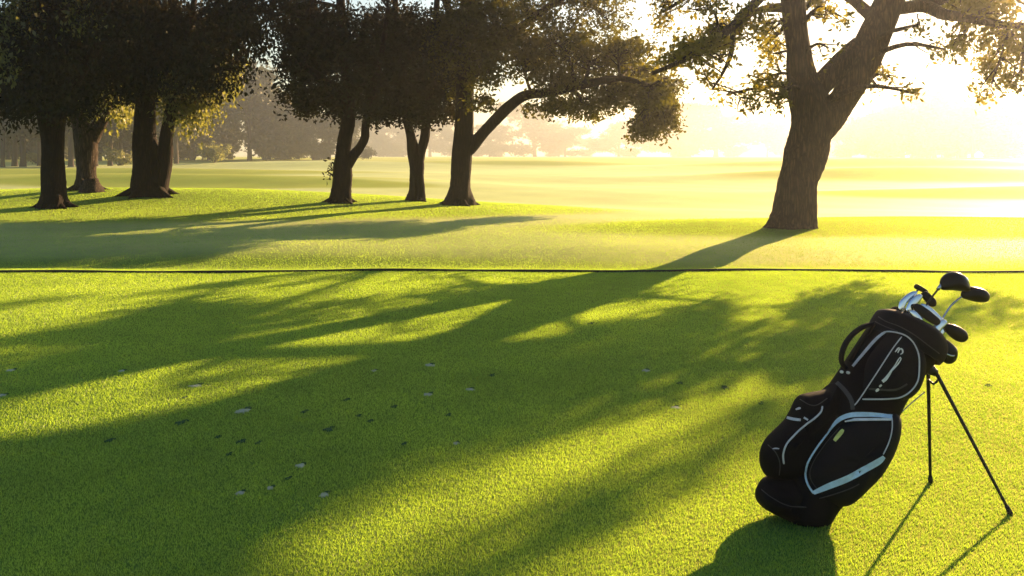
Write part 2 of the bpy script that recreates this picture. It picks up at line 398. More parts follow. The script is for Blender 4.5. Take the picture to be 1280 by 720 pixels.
for q in [(1232, 14, 42, 20, 26, 22), (1262, 45, 30, 22, 24, 22), (1205, 55, 24, 16, 12, 18), (1182, 62, 14, 12, 6, 14), (1250, 80, 24, 20, 20, 20), (1238, 112, 12, 14, 8, 16), (1276, 100, 10, 18, 9, 16),
          (1110, 95, 22, 9, 6, 14), (1138, 115, 10, 8, 4, 12), (1098, 110, 9, 8, 3, 10), (1150, 30, 18, 10, 4, 12), (1300, 60, 20, 40, 20, 20),
          (930, 28, 26, 22, 17, 18), (960, 30, 18, 28, 12, 14), (900, 70, 20, 20, 9, 14), (870, 62, 30, 16, 26, 24), (838, 72, 22, 16, 14, 20), (896, 44, 22, 16, 22, 22), (955, 100, 20, 22, 14, 16), (975, 118, 9, 16, 9, 16),
          (908, 118, 14, 12, 5, 12), (940, 128, 18, 8, 6, 14), (970, 66, 10, 22, 8, 14), (1036, 60, 18, 24, 5, 10), (1050, 20, 20, 14, 6, 12), (885, 8, 30, 10, 10, 16), (880, 96, 16, 10, 5, 12), (1230, -14, 50, 14, 26, 22)]:
    cl.append(cp(Y7, q[0], q[1], q[2], q[3], q[4], q[5], dd=random.uniform(-1.6, 1.0), dr=0.8))
# crown above the frame, its shade falls over the near turf
for v, us, h, rp, rz, n in [
        (-4.3, -3, 7.0, .85, .9, 60), (-3.4, -3, 6.6, .8, .9, 60), (-4.4, -.5, 6.3, .8, .8, 60), (-3.4, -.5, 6.2, .75, .8, 60),
        (-4.25, 1.5, 5.8, .7, .7, 60), (-3.4, 1.5, 5.6, .7, .7, 60), (-4.1, 3.2, 5.4, .6, .6, 50), (-3.4, 3.2, 5.3, .7, .6, 55),
        (-4.15, 4.6, 4.9, .40, .5, 40), (-3.5, 4.8, 4.9, .5, .5, 46), (-4.0, 6.2, 4.7, .28, .4, 22), (-3.35, 6.5, 4.6, .3, .4, 22), (-3.7, 7.8, 4.5, .3, .3, 14),
        (-1.95, .5, 6.2, .26, .9, 12), (-1.95, 3.0, 5.2, .28, .8, 11), (-2.0, 5.5, 4.6, .32, .7, 13), (-1.9, 8.0, 4.1, .4, .6, 13), (-1.6, 9.5, 3.8, .45, .5, 14), (-2.4, 9.3, 4.4, .3, .4, 8),
        (-0.7, -1.5, 7.0, .5, 1, 30), (-6.3, 1.0, 6.0, .22, .8, 20), (-6.35, 4.0, 5.0, .16, .7, 16), (-6.0, -2.0, 7.0, .7, .9, 36), (-7.9, 1.0, 6.8, .5, .9, 26), (-7.5, 4.5, 5.6, .22, .6, 16),
        (-8.6, -2.0, 8.0, 1.2, .9, 44), (-6.8, -4.0, 9.0, 1.6, 1, 60), (-4.5, -5.0, 9.2, 1.5, 1, 60), (-8.8, 7, 4.4, .25, .5, 12), (-9.3, 4, 4.6, .25, .5, 14), (-8.3, 9, 4.2, .3, .5, 12)]:
    cl.append(shade(v, us, h, (rp, rp, rz), n))
make_tree('oak_tree', 'large grey-brown oak leaning right with a forked trunk, alone right of centre', b7, st, cl, M['leaf_oak'], M['bark_oak'], 0.10, seed=3, sig=0.14, dens=1.5)

def above(Y, x0, x1, y0, y1, n, r, ntw, nl=20, ddr=3.0, seed=0, mat=None):
    rg = random.Random(seed); out = []
    for i in range(n):
        out.append(cp(Y, rg.uniform(x0, x1), rg.uniform(y0, y1), r*rg.uniform(.8, 1.2), r*rg.uniform(.55, .9), ntw, nl, dd=rg.uniform(-ddr, ddr), dr=1.2, mat=mat))
    return out

GT = 'dark trees standing in the left grove'
# centre tree with the long limb ----------------------------------------------
b6 = ground_hit(573, 256); Y6 = b6.y
st = [stemp(Y6, [(573, 264, 24), (573, 255, 20), (574, 244, 16), (575, 230, 13.5), (577, 200, 12.5), (580, 160, 12), (581, 110, 11), (583, 50, 10), (588, -30, 8), (596, -130, 4)]),
      stemp(Y6, [(583, 190, 8), (592, 180, 8), (606, 164, 7.5), (622, 147, 7), (640, 130, 7), (658, 119, 6.5), (690, 115, 5.5, -.4), (730, 106, 5, -.8), (775, 98, 4, -1.2), (812, 108, 3, -1.4)]),
      stemp(Y6, [(582, 100, 7), (620, 60, 6, .3), (670, 20, 5, .5), (730, -20, 4, .6), (800, -50, 3, .8)]),
      stemp(Y6, [(583, 60, 7), (560, 10, 5, .3), (540, -60, 4, .5)])]
cl = []
for q in [(585, 30, 40, 40, 50, 24), (590, 75, 26, 30, 30, 24), (575, 105, 22, 18, 16, 20), (620, 40, 45, 35, 60, 22), (660, 70, 45, 32, 56, 22), (610, 85, 30, 26, 26, 20), (600, 130, 26, 12, 9, 16), (700, 45, 45, 35, 44, 20), (740, 75, 48, 24, 46, 22), (700, 104, 36, 14, 26, 20),
          (690, 134, 34, 10, 18, 18), (735, 134, 34, 14, 24, 20), (770, 115, 36, 20, 34, 22), (780, 62, 40, 18, 30, 20), (760, 25, 34, 20, 16, 16), (822, 145, 27, 30, 60, 24), (812, 118, 30, 20, 30, 22), (800, 165, 14, 12, 10, 18), (836, 110, 16, 20, 14, 18), (650, 15, 40, 18, 22, 18), (720, 0, 60, 12, 22, 18), (560, 60, 26, 40, 30, 20), (800, 90, 30, 14, 20, 20)]:
    cl.append(cp(Y6, *q, dd=random.uniform(-1.6, 1.4), dr=1.1))
cl += above(Y6, 540, 800, -150, -15, 16, 48, 34, seed=4)
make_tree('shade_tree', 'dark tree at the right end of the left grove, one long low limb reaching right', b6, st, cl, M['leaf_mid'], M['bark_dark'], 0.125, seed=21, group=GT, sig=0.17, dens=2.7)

# twin slim trees ------------------------------------------------------------------
b5 = ground_hit(520, 251); Y5 = b5.y
st = [stemp(Y5, [(520, 258, 15), (520, 250, 12), (521, 238, 9.5), (521, 222, 9), (521, 205, 9.5), (517, 188, 8), (513, 168, 6), (508, 145, 5.5), (500, 90, 5), (495, 20, 4), (490, -90, 2)]),
      stemp(Y5, [(522, 208, 7), (526, 190, 6.5), (531, 172, 6), (533, 150, 5.5), (540, 100, 5), (545, 20, 4), (552, -80, 2)])]
cl = []
for q in [(520, 60, 55, 50, 90, 24), (500, 110, 40, 30, 60, 24), (545, 110, 36, 30, 50, 24), (520, 140, 44, 16, 36, 22), (480, 138, 24, 12, 16, 20), (555, 60, 34, 40, 50, 24), (490, 40, 40, 40, 60, 24), (565, 142, 18, 10, 8, 18)]:
    cl.append(cp(Y5, *q, dd=random.uniform(-1.2, 1.2), dr=1.4))
cl += above(Y5, 460, 580, -170, -10, 10, 46, 36, seed=5)
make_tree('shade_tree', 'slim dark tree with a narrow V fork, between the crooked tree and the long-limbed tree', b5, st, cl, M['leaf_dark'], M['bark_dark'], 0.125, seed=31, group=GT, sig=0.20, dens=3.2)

b4 = ground_hit(425, 253); Y4 = b4.y
st = [stemp(Y4, [(425, 260, 17), (425, 252, 13.5), (427, 238, 12), (428, 222, 11.5), (428, 205, 11), (429, 190, 9.5), (431, 174, 8.5), (435, 152, 9), (436, 120, 8), (430, 60, 7), (425, -10, 5), (420, -110, 2.5)]),
      stemp(Y4, [(432, 210, 7.5), (440, 197, 6.5), (450, 184, 5.8), (456, 172, 5.5), (457, 158, 5), (462, 130, 5), (475, 80, 4), (485, 10, 3)]),
      stemp(Y4, [(435, 130, 6), (405, 100, 5, -.4), (375, 80, 4, -.8), (350, 70, 3, -1)]),
      stemp(Y4, [(422, 226, 1.2), (414, 218, .9), (409, 214, .7)])]
cl = []
for q in [(430, 50, 50, 45, 90, 24), (395, 70, 40, 40, 70, 24), (370, 85, 20, 30, 24, 22), (360, 40, 14, 30, 14, 18), (348, 12, 18, 16, 10, 14), (375, 20, 36, 30, 46, 22), (400, 118, 34, 18, 34, 22), (380, 132, 26, 10, 12, 18), (430, 125, 34, 20, 34, 22), (460, 95, 34, 34, 50, 24), (354, 112, 8, 12, 5, 14), (465, 142, 20, 10, 10, 18), (420, 143, 18, 7, 5, 16)]:
    cl.append(cp(Y4, *q, dd=random.uniform(-1.2, 1.2), dr=1.4))
cl.append((W(412, 219, Y4), (.05, .05, .14), 1, 5)); cl.append((W(413, 204, Y4), (.05, .05, .05), 1, 4))
cl += above(Y4, 350, 490, -170, -10, 11, 46, 36, seed=6)
make_tree('shade_tree', 'crooked dark tree whose right stem bends out like an elbow, mid left grove', b4, st, cl, M['leaf_dark'], M['bark_dark'], 0.125, seed=41, group=GT, sig=0.19, dens=3.0)

# left trio with drooping foliage ----------------------------------------------------
b3 = ground_hit(188, 244); Y3 = b3.y
st = [stemp(Y3, [(187, 252, 32), (187, 243, 25), (186, 234, 21), (185, 220, 19), (184, 200, 18), (181, 175, 14.5), (181, 150, 12.5), (182, 120, 12), (180, 60, 11), (178, -20, 8), (175, -120, 4)]),
      stemp(Y3, [(196, 236, 14), (202, 215, 12), (206, 195, 9.5), (208, 170, 8.5), (212, 148, 7.5), (220, 110, 7), (235, 50, 5), (245, -20, 3)])]
cl = []
for q in [(180, 50, 50, 45, 80, 22), (230, 40, 50, 40, 70, 22), (275, 55, 34, 30, 34, 20), (290, 20, 36, 20, 22, 18), (150, 90, 34, 25, 36, 22), (200, 90, 40, 20, 30, 20), (250, 85, 36, 20, 30, 20), (310, 50, 16, 20, 6, 14), (300, 85, 14, 12, 6, 14), (312, 15, 26, 24, 22, 16), (325, 45, 14, 16, 7, 14), (140, 30, 40, 30, 44, 22)]:
    cl.append(cp(Y3, *q, dd=random.uniform(-2.0, 1.0), dr=1.3))
for q in [(222, 122, 16, 20, 16, 16), (245, 125, 22, 16, 18, 16), (270, 108, 20, 14, 14, 16), (292, 94, 14, 10, 8, 14), (235, 145, 14, 8, 7, 14), (205, 118, 12, 14, 8, 14), (150, 125, 16, 14, 9, 14)]:
    cl.append(cp(Y3, *q, dd=random.uniform(0, 2.0), dr=.9, mat=M['leaf_sunlit']))
cl += above(Y3, 110, 330, -130, -10, 12, 52, 34, seed=7)
make_tree('shade_tree', 'stout dark twin-stemmed tree with drooping leaves painted sunlit gold, third trunk from the left', b3, st, cl, M['leaf_dark'], M['bark_dark'], 0.14, droop=0.8, seed=51, group=GT, sig=0.30, aspect=.35)

b2 = ground_hit(109, 237); Y2 = b2.y
st = [stemp(Y2, [(109, 243, 22), (109, 236, 17), (108, 226, 13), (108, 210, 12), (108, 190, 13), (106, 172, 13.5), (98, 152, 9), (90, 135, 7.5), (84, 100, 6), (80, 40, 5), (78, -40, 3)]),
      stemp(Y2, [(110, 182, 10), (118, 166, 9), (128, 148, 8), (134, 130, 7), (142, 90, 6), (150, 20, 4)])]
cl = []
for q in [(110, 60, 40, 40, 50, 22), (90, 100, 30, 22, 26, 20), (135, 95, 26, 22, 22, 20), (70, 60, 30, 30, 30, 20)]:
    cl.append(cp(Y2, *q, dd=random.uniform(-1.5, 1.5), dr=1.6))
for q in [(118, 122, 18, 14, 12, 16), (140, 118, 14, 18, 12, 16), (155, 140, 8, 8, 4, 12), (100, 128, 12, 8, 6, 12)]:
    cl.append(cp(Y2, *q, dd=random.uniform(0, 2.0), dr=.9, mat=M['leaf_sunlit']))
cl += above(Y2, 60, 170, -110, -10, 7, 46, 34, seed=8)
make_tree('shade_tree', 'brown Y-forked tree set back between the two dark trunks at far left', b2, st, cl, M['leaf_dark'], M['bark_oak'], 0.17, droop=0.8, seed=61, group=GT, sig=0.34)

b1 = ground_hit(67, 259); Y1 = b1.y
st = [stemp(Y1, [(67, 267, 27), (67, 258, 20.5), (67, 250, 17.5), (67, 236, 15), (66, 210, 13.5), (66, 180, 13.5), (65, 155, 16), (65, 130, 19), (66, 90, 17), (62, 30, 12), (60, -40, 9), (55, -130, 4)]),
      stemp(Y1, [(70, 140, 10), (95, 100, 8, -.4), (120, 60, 6, -.8), (140, 20, 5, -1)]),
      stemp(Y1, [(60, 140, 10), (35, 105, 8, .4), (10, 70, 6, .6), (-20, 40, 4, .8)])]
cl = []
for q in [(60, 50, 50, 45, 90, 24), (20, 70, 40, 35, 60, 22), (10, 115, 30, 16, 24, 20), (50, 112, 40, 20, 40, 22), (95, 110, 26, 18, 26, 20), (110, 60, 40, 36, 56, 22), (-20, 40, 40, 50, 50, 22), (140, 20, 34, 20, 30, 20), (35, 138, 20, 6, 6, 14), (-10, 128, 16, 9, 6, 14), (90, 134, 16, 8, 6, 14)]:
    cl.append(cp(Y1, *q, dd=random.uniform(-1.4, 1.4), dr=1.4))
for q in [(25, 15, 22, 16, 9, 14), (4, 70, 5, 16, 5, 12), (100, 12, 20, 12, 6, 12)]:
    cl.append(cp(Y1, *q, dd=-2.2, dr=.4, mat=M['leaf_sunlit']))
cl += above(Y1, -60, 150, -160, -10, 12, 52, 36, seed=9)
make_tree('shade_tree', 'black straight-trunked tree with a flared foot, leftmost in the left grove', b1, st, cl, M['leaf_dark'], M['bark_dark'], 0.13, droop=0.7, seed=71, group=GT, sig=0.28)

# stump beside the forked tree
def stump():
    b = ground_hit(115, 240); root_z = b
    mb = MB(); Y = b.y
    tube(mb, [b+Vector((0, 0, -.1)), b+Vector((0, 0, .05)), b+Vector((-.02, 0, .2)), b+Vector((-.05, .02, .36))], [.42, .34, .25, .2], 14, 4, lobes=.35, rough=.07, seed=5)
    tube(mb, [b+Vector((-.1, 0, .1)), b+Vector((-.25, -.02, .25)), b+Vector((-.3, -.02, .38))], [.1, .08, .05], 8, 3, rough=.06, seed=6)
    o = mb.build('tree_stump', M['bark_oak']); tag(o, 'small broken stump at the foot of the Y-forked tree', 'stump')
    V = np.array([v.co[:] for v in o.data.vertices])-np.array(b); o.data.vertices.foreach_set('co', V.ravel()); o.location = b
stump()

# far trees ---------------------------------------------------------------------------
def far_mesh(seed, lift, n=110, wide=1.0):
    """unit-height tree: crown mesh and trunk mesh in local coordinates"""
    rg = np.random.default_rng(seed); vs = []
    for i in range(9):
        a = rg.random()*6.28; rr = 0.20*wide*rg.random()**.5
        zc = lift+0.12+rg.random()*(0.82-lift-0.12)
        sc = (1-abs(zc-0.5)*0.9)
        V, _ = clump_leaves((math.cos(a)*rr, math.sin(a)*rr, zc), (0.17*wide*sc, 0.17*wide*sc, 0.15*sc), n, 9, 0.028, 0.040, 0.1, rg)
        vs.append(V)
    me = np.concatenate(vs).reshape(-1, 3)
    mb = MB(); tube(mb, [(0, 0, -.03), (0.003, 0, .06), (-.004, 0, .3), (0, 0, .7)], [.028, .02, .016, .006], 8, 3, lobes=.2, seed=seed)
    for k in range(5):
        a = k*1.3; tube(mb, [(0, 0, .25+.07*k), (math.cos(a)*.08, math.sin(a)*.08, .36+.07*k), (math.cos(a)*.16, math.sin(a)*.16, .42+.07*k)], [.009, .006, .003], 5, 2)
    return me, mb
FAR = []
def far_proto(seed, lift, wide, mat, name):
    me, mb = far_mesh(seed, lift, wide=wide)
    root = empty(name, (0, 0, 0))
    mb.build('trunk', M['bark_far'], root); quads_obj('crown', me, 4, mat, root)
    return root
protos = [far_proto(101, .22, 1.0, M['leaf_far'], 'distant_tree'), far_proto(102, .24, 1.2, M['leaf_far'], 'distant_tree'), far_proto(103, -.04, 1.35, M['leaf_far'], 'distant_tree'), far_proto(104, -.06, 1.6, M['leaf_far'], 'distant_tree')]
used = [False]*4
def far_tree(k, px, top, Y, label, group, wide=1.0):
    p = protos[k]
    if not used[k]: o = p; used[k] = True
    else:
        o = p.copy(); COL.objects.link(o)
        for ch in list(p.children):
            c = ch.copy(); COL.objects.link(c); c.parent = o
    x = (px-640)/F*Y; z = tz(x, Y); h = (H+(HZ-top)/F*Y)-z
    o.location = (x, Y, z); o.rotation_euler = (0, 0, random.uniform(0, 6.28)); s = h/0.93; o.scale = (s*wide, s*wide, s)
    tag(o, label, 'tree', group); return o
rf = random.Random(5)
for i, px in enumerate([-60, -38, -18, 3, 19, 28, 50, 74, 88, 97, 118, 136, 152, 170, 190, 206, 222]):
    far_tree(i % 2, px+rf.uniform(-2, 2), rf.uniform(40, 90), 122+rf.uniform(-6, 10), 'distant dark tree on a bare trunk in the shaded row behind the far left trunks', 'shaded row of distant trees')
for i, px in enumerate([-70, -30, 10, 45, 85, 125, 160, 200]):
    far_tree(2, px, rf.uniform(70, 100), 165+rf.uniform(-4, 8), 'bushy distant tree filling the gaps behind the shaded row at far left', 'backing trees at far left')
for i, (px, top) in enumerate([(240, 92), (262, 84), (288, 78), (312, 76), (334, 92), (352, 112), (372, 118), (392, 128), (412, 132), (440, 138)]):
    far_tree(2+i % 2, px, top, 165+rf.uniform(-5, 8), 'hazy distant tree of the tapering bank between the leaves painted sunlit gold and the crooked tree', 'hazy tapering bank of trees', 1.1)
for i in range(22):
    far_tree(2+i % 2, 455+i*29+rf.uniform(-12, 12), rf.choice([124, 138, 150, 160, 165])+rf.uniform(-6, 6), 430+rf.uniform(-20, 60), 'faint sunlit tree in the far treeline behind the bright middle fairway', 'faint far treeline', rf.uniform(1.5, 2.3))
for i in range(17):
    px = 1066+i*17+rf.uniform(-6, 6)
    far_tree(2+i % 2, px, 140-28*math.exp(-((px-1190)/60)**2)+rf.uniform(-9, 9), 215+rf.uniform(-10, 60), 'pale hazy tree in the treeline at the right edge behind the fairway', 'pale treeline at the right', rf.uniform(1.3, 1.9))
# pale shrubs
def shrub(px, py, wpx, hpx, label, seed, Y=None):
    b = ground_hit(px, py) if Y is None else Vector(((px-640)/F*Y, Y, tz((px-640)/F*Y, Y)))
    Y = b.y; rg = np.random.default_rng(seed); w = wpx*Y/F/2; h = hpx*Y/F
    root = empty('shrub', b); tag(root, label, 'shrub')
    vs = []; mb = MB()
    for i in range(7):
        c = np.array([b.x+rg.uniform(-.6, .6)*w, b.y+rg.uniform(-.6, .6)*w, b.z+h*rg.uniform(.35, .7)])
        V, _ = clump_leaves(c, (w*.42, w*.42, h*.32), 22, 8, .22, .34, 0, rg); vs.append(V)
        tube(mb, [b, (np.array(b)+c)/2+rg.normal(size=3)*.1, c], [.07, .05, .02], 5, 3)
    mb.build('stem', M['bark_far'], root); quads_obj('crown', np.concatenate(vs).reshape(-1, 3), 4, M['leaf_pale'], root)
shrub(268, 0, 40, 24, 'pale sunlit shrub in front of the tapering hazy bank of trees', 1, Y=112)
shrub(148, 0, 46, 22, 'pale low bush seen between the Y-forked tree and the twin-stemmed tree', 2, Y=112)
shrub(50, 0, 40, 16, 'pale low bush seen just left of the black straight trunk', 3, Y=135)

# ------------------------------------------------------------------ golf bag
M['bag'] = simple('bag_fabric', (0.003, 0.003, 0.006), 0.75, bump=0.5, bscale=900, spec=0.1)
M['bag2'] = simple('bag_panel', (0.004, 0.0045, 0.009), 0.65, bump=0.4, bscale=600, spec=0.14)
M['piping'] = simple('grey_piping', (0.55, 0.56, 0.60), 0.5)
M['blue'] = simple('pale_blue_trim', (0.48, 0.66, 0.84), 0.45)
M['white'] = simple('white_print', (0.72, 0.74, 0.72), 0.6)
M['yellow'] = simple('yellow_tab', (0.65, 0.66, 0.18), 0.6)
M['black_metal'] = simple('black_metal', (0.012, 0.012, 0.013), 0.4, 0.3)
M['club_head'] = simple('dark_club_head', (0.004, 0.0035, 0.0035), 0.3, 0.0, spec=0.25)
M['chrome'] = simple('chrome', (0.72, 0.76, 0.82), 0.12, 1.0, var=.05)
M['steel'] = simple('steel', (0.5, 0.52, 0.56), 0.25, 1.0)
M['rubber'] = simple('rubber', (0.015, 0.015, 0.015), 0.8)

Bp = ground_hit(1006, 650)
Fa, Fb = ground_hit(1163, 605), ground_hit(1262, 645)
fm = (Fa+Fb)/2-Bp; fm.z = 0; fm.normalize()
s_ = 0.53
Tp = None
for k in range(200):
    s_ = 0.3+0.003*k; q = Bp+fm*s_
    if 640+F*q.x/q.y >= 1141: break
Tp = Vector((q.x, q.y, H+(HZ-404)/F*q.y))
AX = (Tp-Bp).normalized()
NN = Vector((0, -1, 0)); NN = (NN-AX*NN.dot(AX)).normalized(); LL = AX.cross(NN).normalized()
if LL.x < 0: LL = -LL
CAM = Vector((0, 0, H))
def pp(px, py, off=0.0):                     # pixel -> point on the bag's own plane, off metres towards the viewer
    d = Vector(((px-640)/F, 1, (HZ-py)/F)); o = Bp+NN*off
    t = (o-CAM).dot(NN)/d.dot(NN); return CAM+d*t
bag = empty('golf_bag', Bp)
tag(bag, 'black golf stand bag with grey and pale blue piping leaning on two thin legs', 'golf bag')
bag_meshes = []
def keep(mb, name, mat, parent=None):
    o = mb.build(name, mat, parent or bag); bag_meshes.append(mb); return o

def loft(secs, depth, sides=32, e=2.3, capend=True):
    """secs: ((lx,ly),(rx,ry), depthscale) silhouette pixel pairs"""
    mb = MB(); C = []
    for (l, r, k) in secs:
        a, b = pp(*l), pp(*r); c = (a+b)/2; C.append(tuple(c)+tuple((b-a)/2)+(k,))
    C = catmull(np.array(C), 4); V = []
    for q in C:
        c, h, k = q[:3], q[3:6], q[6]
        for j in range(sides):
            a = 2*PI*j/sides; ca, sa = math.cos(a), math.sin(a)
            x = math.copysign(abs(ca)**(2/e), ca); y = math.copysign(abs(sa)**(2/e), sa)
            V.append(c+h*x+np.array(NN)*depth*k*y)
    n = len(C); Fc = [(i*sides+j, i*sides+(j+1) % sides, (i+1)*sides+(j+1) % sides, (i+1)*sides+j) for i in range(n-1) for j in range(sides)]
    Fc.append(tuple(range(sides)))
    if capend: Fc.append(tuple((n-1)*sides+j for j in range(sides)))
    mb.add(np.array(V), Fc); return mb

def pillow(out, off, hf, hb, p=2.4, sub=5, wob=0.0, seed=0):
    """closed stuffed pocket: outline in pixels, front dome hf, back dome hb"""
    P = np.array([tuple(pp(x, y, off)) for x, y in out]); P = catmull(P, sub, True)
    c = P.mean(0); nn = np.array(NN); m = len(P); K = 9; V = []; Fc = []
    rg = np.random.default_rng(seed); ph = rg.uniform(0, 6.28, 4)
    def ring(s, h):
        a = np.arange(m)/m*6.28
        return c+(P-c)*s+nn*(h*(1+wob*(np.sin(5*a+ph[0]+s*6)+np.sin(8*a+ph[1]-s*9)))[:, None])
    ks = [1-(i/K)**1.6 for i in range(K)]
    rows = [ring(s, hf*(1-s**p)**(1/p)) for s in ks]+[(c+nn*hf)[None]]
    back = [ring(s, -hb*(1-s**p)**(1/p)) for s in ks[1:]]+[(c-nn*hb)[None]]
    idx = []; n = 0
    for r in rows+back: idx.append(n); V.append(r); n += len(r)
    def strip(a, b, flip):
        for j in range(m):
            k = (j+1) % m; q = (a+j, a+k, b+k, b+j); Fc.append(q[::-1] if flip else q)
    for i in range(K-1): strip(idx[i], idx[i+1], False)
    for j in range(m): Fc.append((idx[K-1]+j, idx[K-1]+(j+1) % m, idx[K]))
    bi = [0]+idx[K+1:]
    for i in range(K-1): strip(bi[i], bi[i+1], True)
    for j in range(m): Fc.append((bi[K-1]+(j+1) % m, bi[K-1]+j, bi[K]))
    mb = MB(); mb.add(np.concatenate(V), Fc); return mb

body = loft([((988, 657), (1027, 661), .45), ((984, 652), (1031, 657), .75), ((980, 640), (1036, 650), .9), ((976, 615), (1050, 630), 1.0), ((990, 580), (1080, 604), 1.0), ((1003, 548), (1098, 572), 1.0),
             ((1018, 516), (1112, 540), 1.0), ((1036, 486), (1124, 512), 1.0), ((1055, 458), (1140, 484), 1.0), ((1072, 432), (1156, 464), 1.0), ((1086, 411), (1168, 450), 1.0), ((1095, 400), (1174, 436), 1.0)], 0.115)
keep(body, 'bag_body', M['bag'])
collar = loft([((1086, 411), (1170, 456), 1.04), ((1090, 404), (1176, 449), 1.1), ((1096, 394), (1179, 438), 1.1), ((1102, 387), (1175, 424), 1.06), ((1112, 386), (1168, 414), .8)], 0.118)
keep(collar, 'collar', M['bag2'])
flap = pillow([(1113, 386), (1120, 383), (1130, 385), (1134, 392), (1124, 398), (1112, 394)], -.02, .02, .02); keep(flap, 'collar_tab', M['bag'])
base = pillow([(958, 597), (948, 610), (946, 622), (952, 633), (966, 642), (984, 650), (1000, 655), (1015, 650), (1024, 630), (1012, 605), (985, 592)], 0.0, .10, .09, seed=1, wob=.03)
keep(base, 'base_pocket', M['bag'])
cup = loft([((990, 663), (1022, 665), .5), ((985, 655), (1030, 660), .62), ((984, 645), (1036, 648), .8)], 0.10); keep(cup, 'base_cup', M['rubber'])
ball = pillow([(1044, 478), (1034, 486), (1014, 490), (1000, 495), (992, 510), (984, 524), (970, 538), (958, 551), (951, 566), (951, 582), (957, 594), (972, 600), (992, 600), (1010, 588), (1022, 560), (1040, 520), (1052, 495)], 0.01, .105, .08, seed=2, wob=.03)
keep(ball, 'ball_pocket', M['bag'])
side = pillow([(1007, 603), (1003, 590), (1008, 570), (1026, 546), (1042, 528), (1060, 517), (1090, 511), (1112, 513), (1121, 520), (1121, 540), (1112, 567), (1098, 590), (1082, 608), (1062, 627), (1046, 632), (1030, 629), (1014, 618)], 0.05, .105, .05, p=3.0, seed=3, wob=.02)
keep(side, 'side_pocket', M['bag2'])
upper = pillow([(1070, 470), (1078, 448), (1092, 428), (1106, 413), (1120, 412), (1136, 417), (1147, 432), (1151, 455), (1147, 478), (1138, 492), (1124, 500), (1100, 501), (1078, 500), (1066, 490)], 0.04, .10, .05, p=3.2, seed=4, wob=.015)
keep(upper, 'upper_pocket', M['bag2'])

# trim draped on the real surfaces
allv = []; allf = []; n0 = 0
for mbx in bag_meshes:
    v = mbx.verts(); allv += v.tolist(); allf += [tuple(i+n0 for i in q) for q in mbx.f]; n0 += len(v)
BV = BVHTree.FromPolygons([Vector(v) for v in allv], allf)
def surf(px, py, lift=0.0015):
    d = Vector(((px-640)/F, 1, (HZ-py)/F)).normalized(); h, nrm, i, ds = BV.ray_cast(CAM, d)
    if h is None: return pp(px, py, .09)
    if nrm.dot(d) > 0: nrm = -nrm
    return h+nrm*(lift*0.6)-d*(lift*0.6)
def piping(name, pts, r, mat, parent, sub=5):
    P = catmull(np.array(pts, float), sub); mb = MB()
    Q = [surf(x, y, r*0.4) for x, y in P]
    rr = [r]*len(Q); rr[0] = r*.7; rr[-1] = r*.7
    tube(mb, Q, rr, 6, 1); return mb.build(name, mat, parent)
def band(name, pts, mat, parent, sub=4, thick=0.0032):
    """draped strip: pts = (x,y,width_px)"""
    P = catmull(np.array(pts, float), sub); T = np.gradient(P[:, :2], axis=0); T /= np.linalg.norm(T, axis=1)[:, None]+1e-9
    nr = np.stack([-T[:, 1], T[:, 0]], 1); K = 4; V = []; Fc = []
    for lift in (thick, -0.001):
        for p, w in zip(P, nr):
            for k in range(K+1):
                o = (k/K-.5)*p[2]; V.append(tuple(surf(p[0]+w[0]*o, p[1]+w[1]*o, lift)))
    n = len(P); S = K+1; off = n*S
    for i in range(n-1):
        for k in range(K):
            q = (i*S+k, i*S+k+1, (i+1)*S+k+1, (i+1)*S+k); Fc.append(q); Fc.append(tuple(a+off for a in q[::-1]))
        for k in (0, K): Fc.append((i*S+k, (i+1)*S+k, (i+1)*S+k+off, i*S+k+off))
    for i in (0, n-1):
        for k in range(K): Fc.append((i*S+k, i*S+k+1, i*S+k+1+off, i*S+k+off))
    mb = MB(); mb.add(np.array(V), Fc); return mb.build(name, mat, parent, smooth=False)
PK = {o.name.split('.')[0]: o for o in bag.children}
piping('piping', [(1066, 458), (1080, 441), (1096, 423), (1106, 415), (1120, 415.5), (1133, 420), (1142, 429), (1148, 443), (1149, 460), (1147, 476), (1139, 488), (1127, 496), (1112, 498.5), (1095, 499), (1078, 499)], .0034, M['piping'], PK['upper_pocket'])
piping('piping', [(1127, 421), (1115, 437), (1100, 460), (1085, 483), (1072, 502), (1066, 508)], .0026, M['piping'], PK['upper_pocket'])
band('white_stripe', [(1066, 458, 2.6), (1080, 441, 3.4), (1096, 423, 3.4), (1107, 415, 2)], M['piping'], PK['upper_pocket'])
piping('piping', [(1028, 508), (1026, 515), (1018, 523), (1006, 532), (992, 545), (983, 556), (979, 568), (980, 580)], .0036, M['piping'], PK['ball_pocket'])
band('pocket_tag', [(984, 522, 3.2), (992, 524, 3.4), (1001, 525, 3)], M['piping'], PK['ball_pocket'])
band('pocket_tag', [(1005, 522, 2.4), (1010, 525, 2)], M['piping'], PK['ball_pocket'])
band('pocket_tag', [(995, 512, 1.5), (999, 510.5, 2.6), (1001, 510, 1.5)], M['piping'], PK['ball_pocket'])
band('pocket_tag', [(966, 561, 1), (970, 560.5, 1.6), (974, 561, 1)], M['piping'], PK['ball_pocket'])
piping('piping', [(1017, 617), (1010, 606), (1007, 594), (1009, 580), (1017, 565), (1029, 548), (1042, 532), (1052, 524)], .0042, M['blue'], PK['side_pocket'])
band('blue_trim', [(1038, 536, 2), (1048, 525, 5), (1062, 519, 6), (1080, 518, 6), (1100, 519, 5.5), (1115, 521, 5)], M['blue'], PK['side_pocket'])
band('blue_trim', [(1056, 527, 1.5), (1068, 525, 3), (1090, 524.5, 3), (1114, 524.5, 2.5)], M['white'], PK['side_pocket'], thick=.0045)
piping('piping', [(1115, 522), (1115, 537), (1111, 553), (1104, 568)], .0026, M['piping'], PK['side_pocket'])
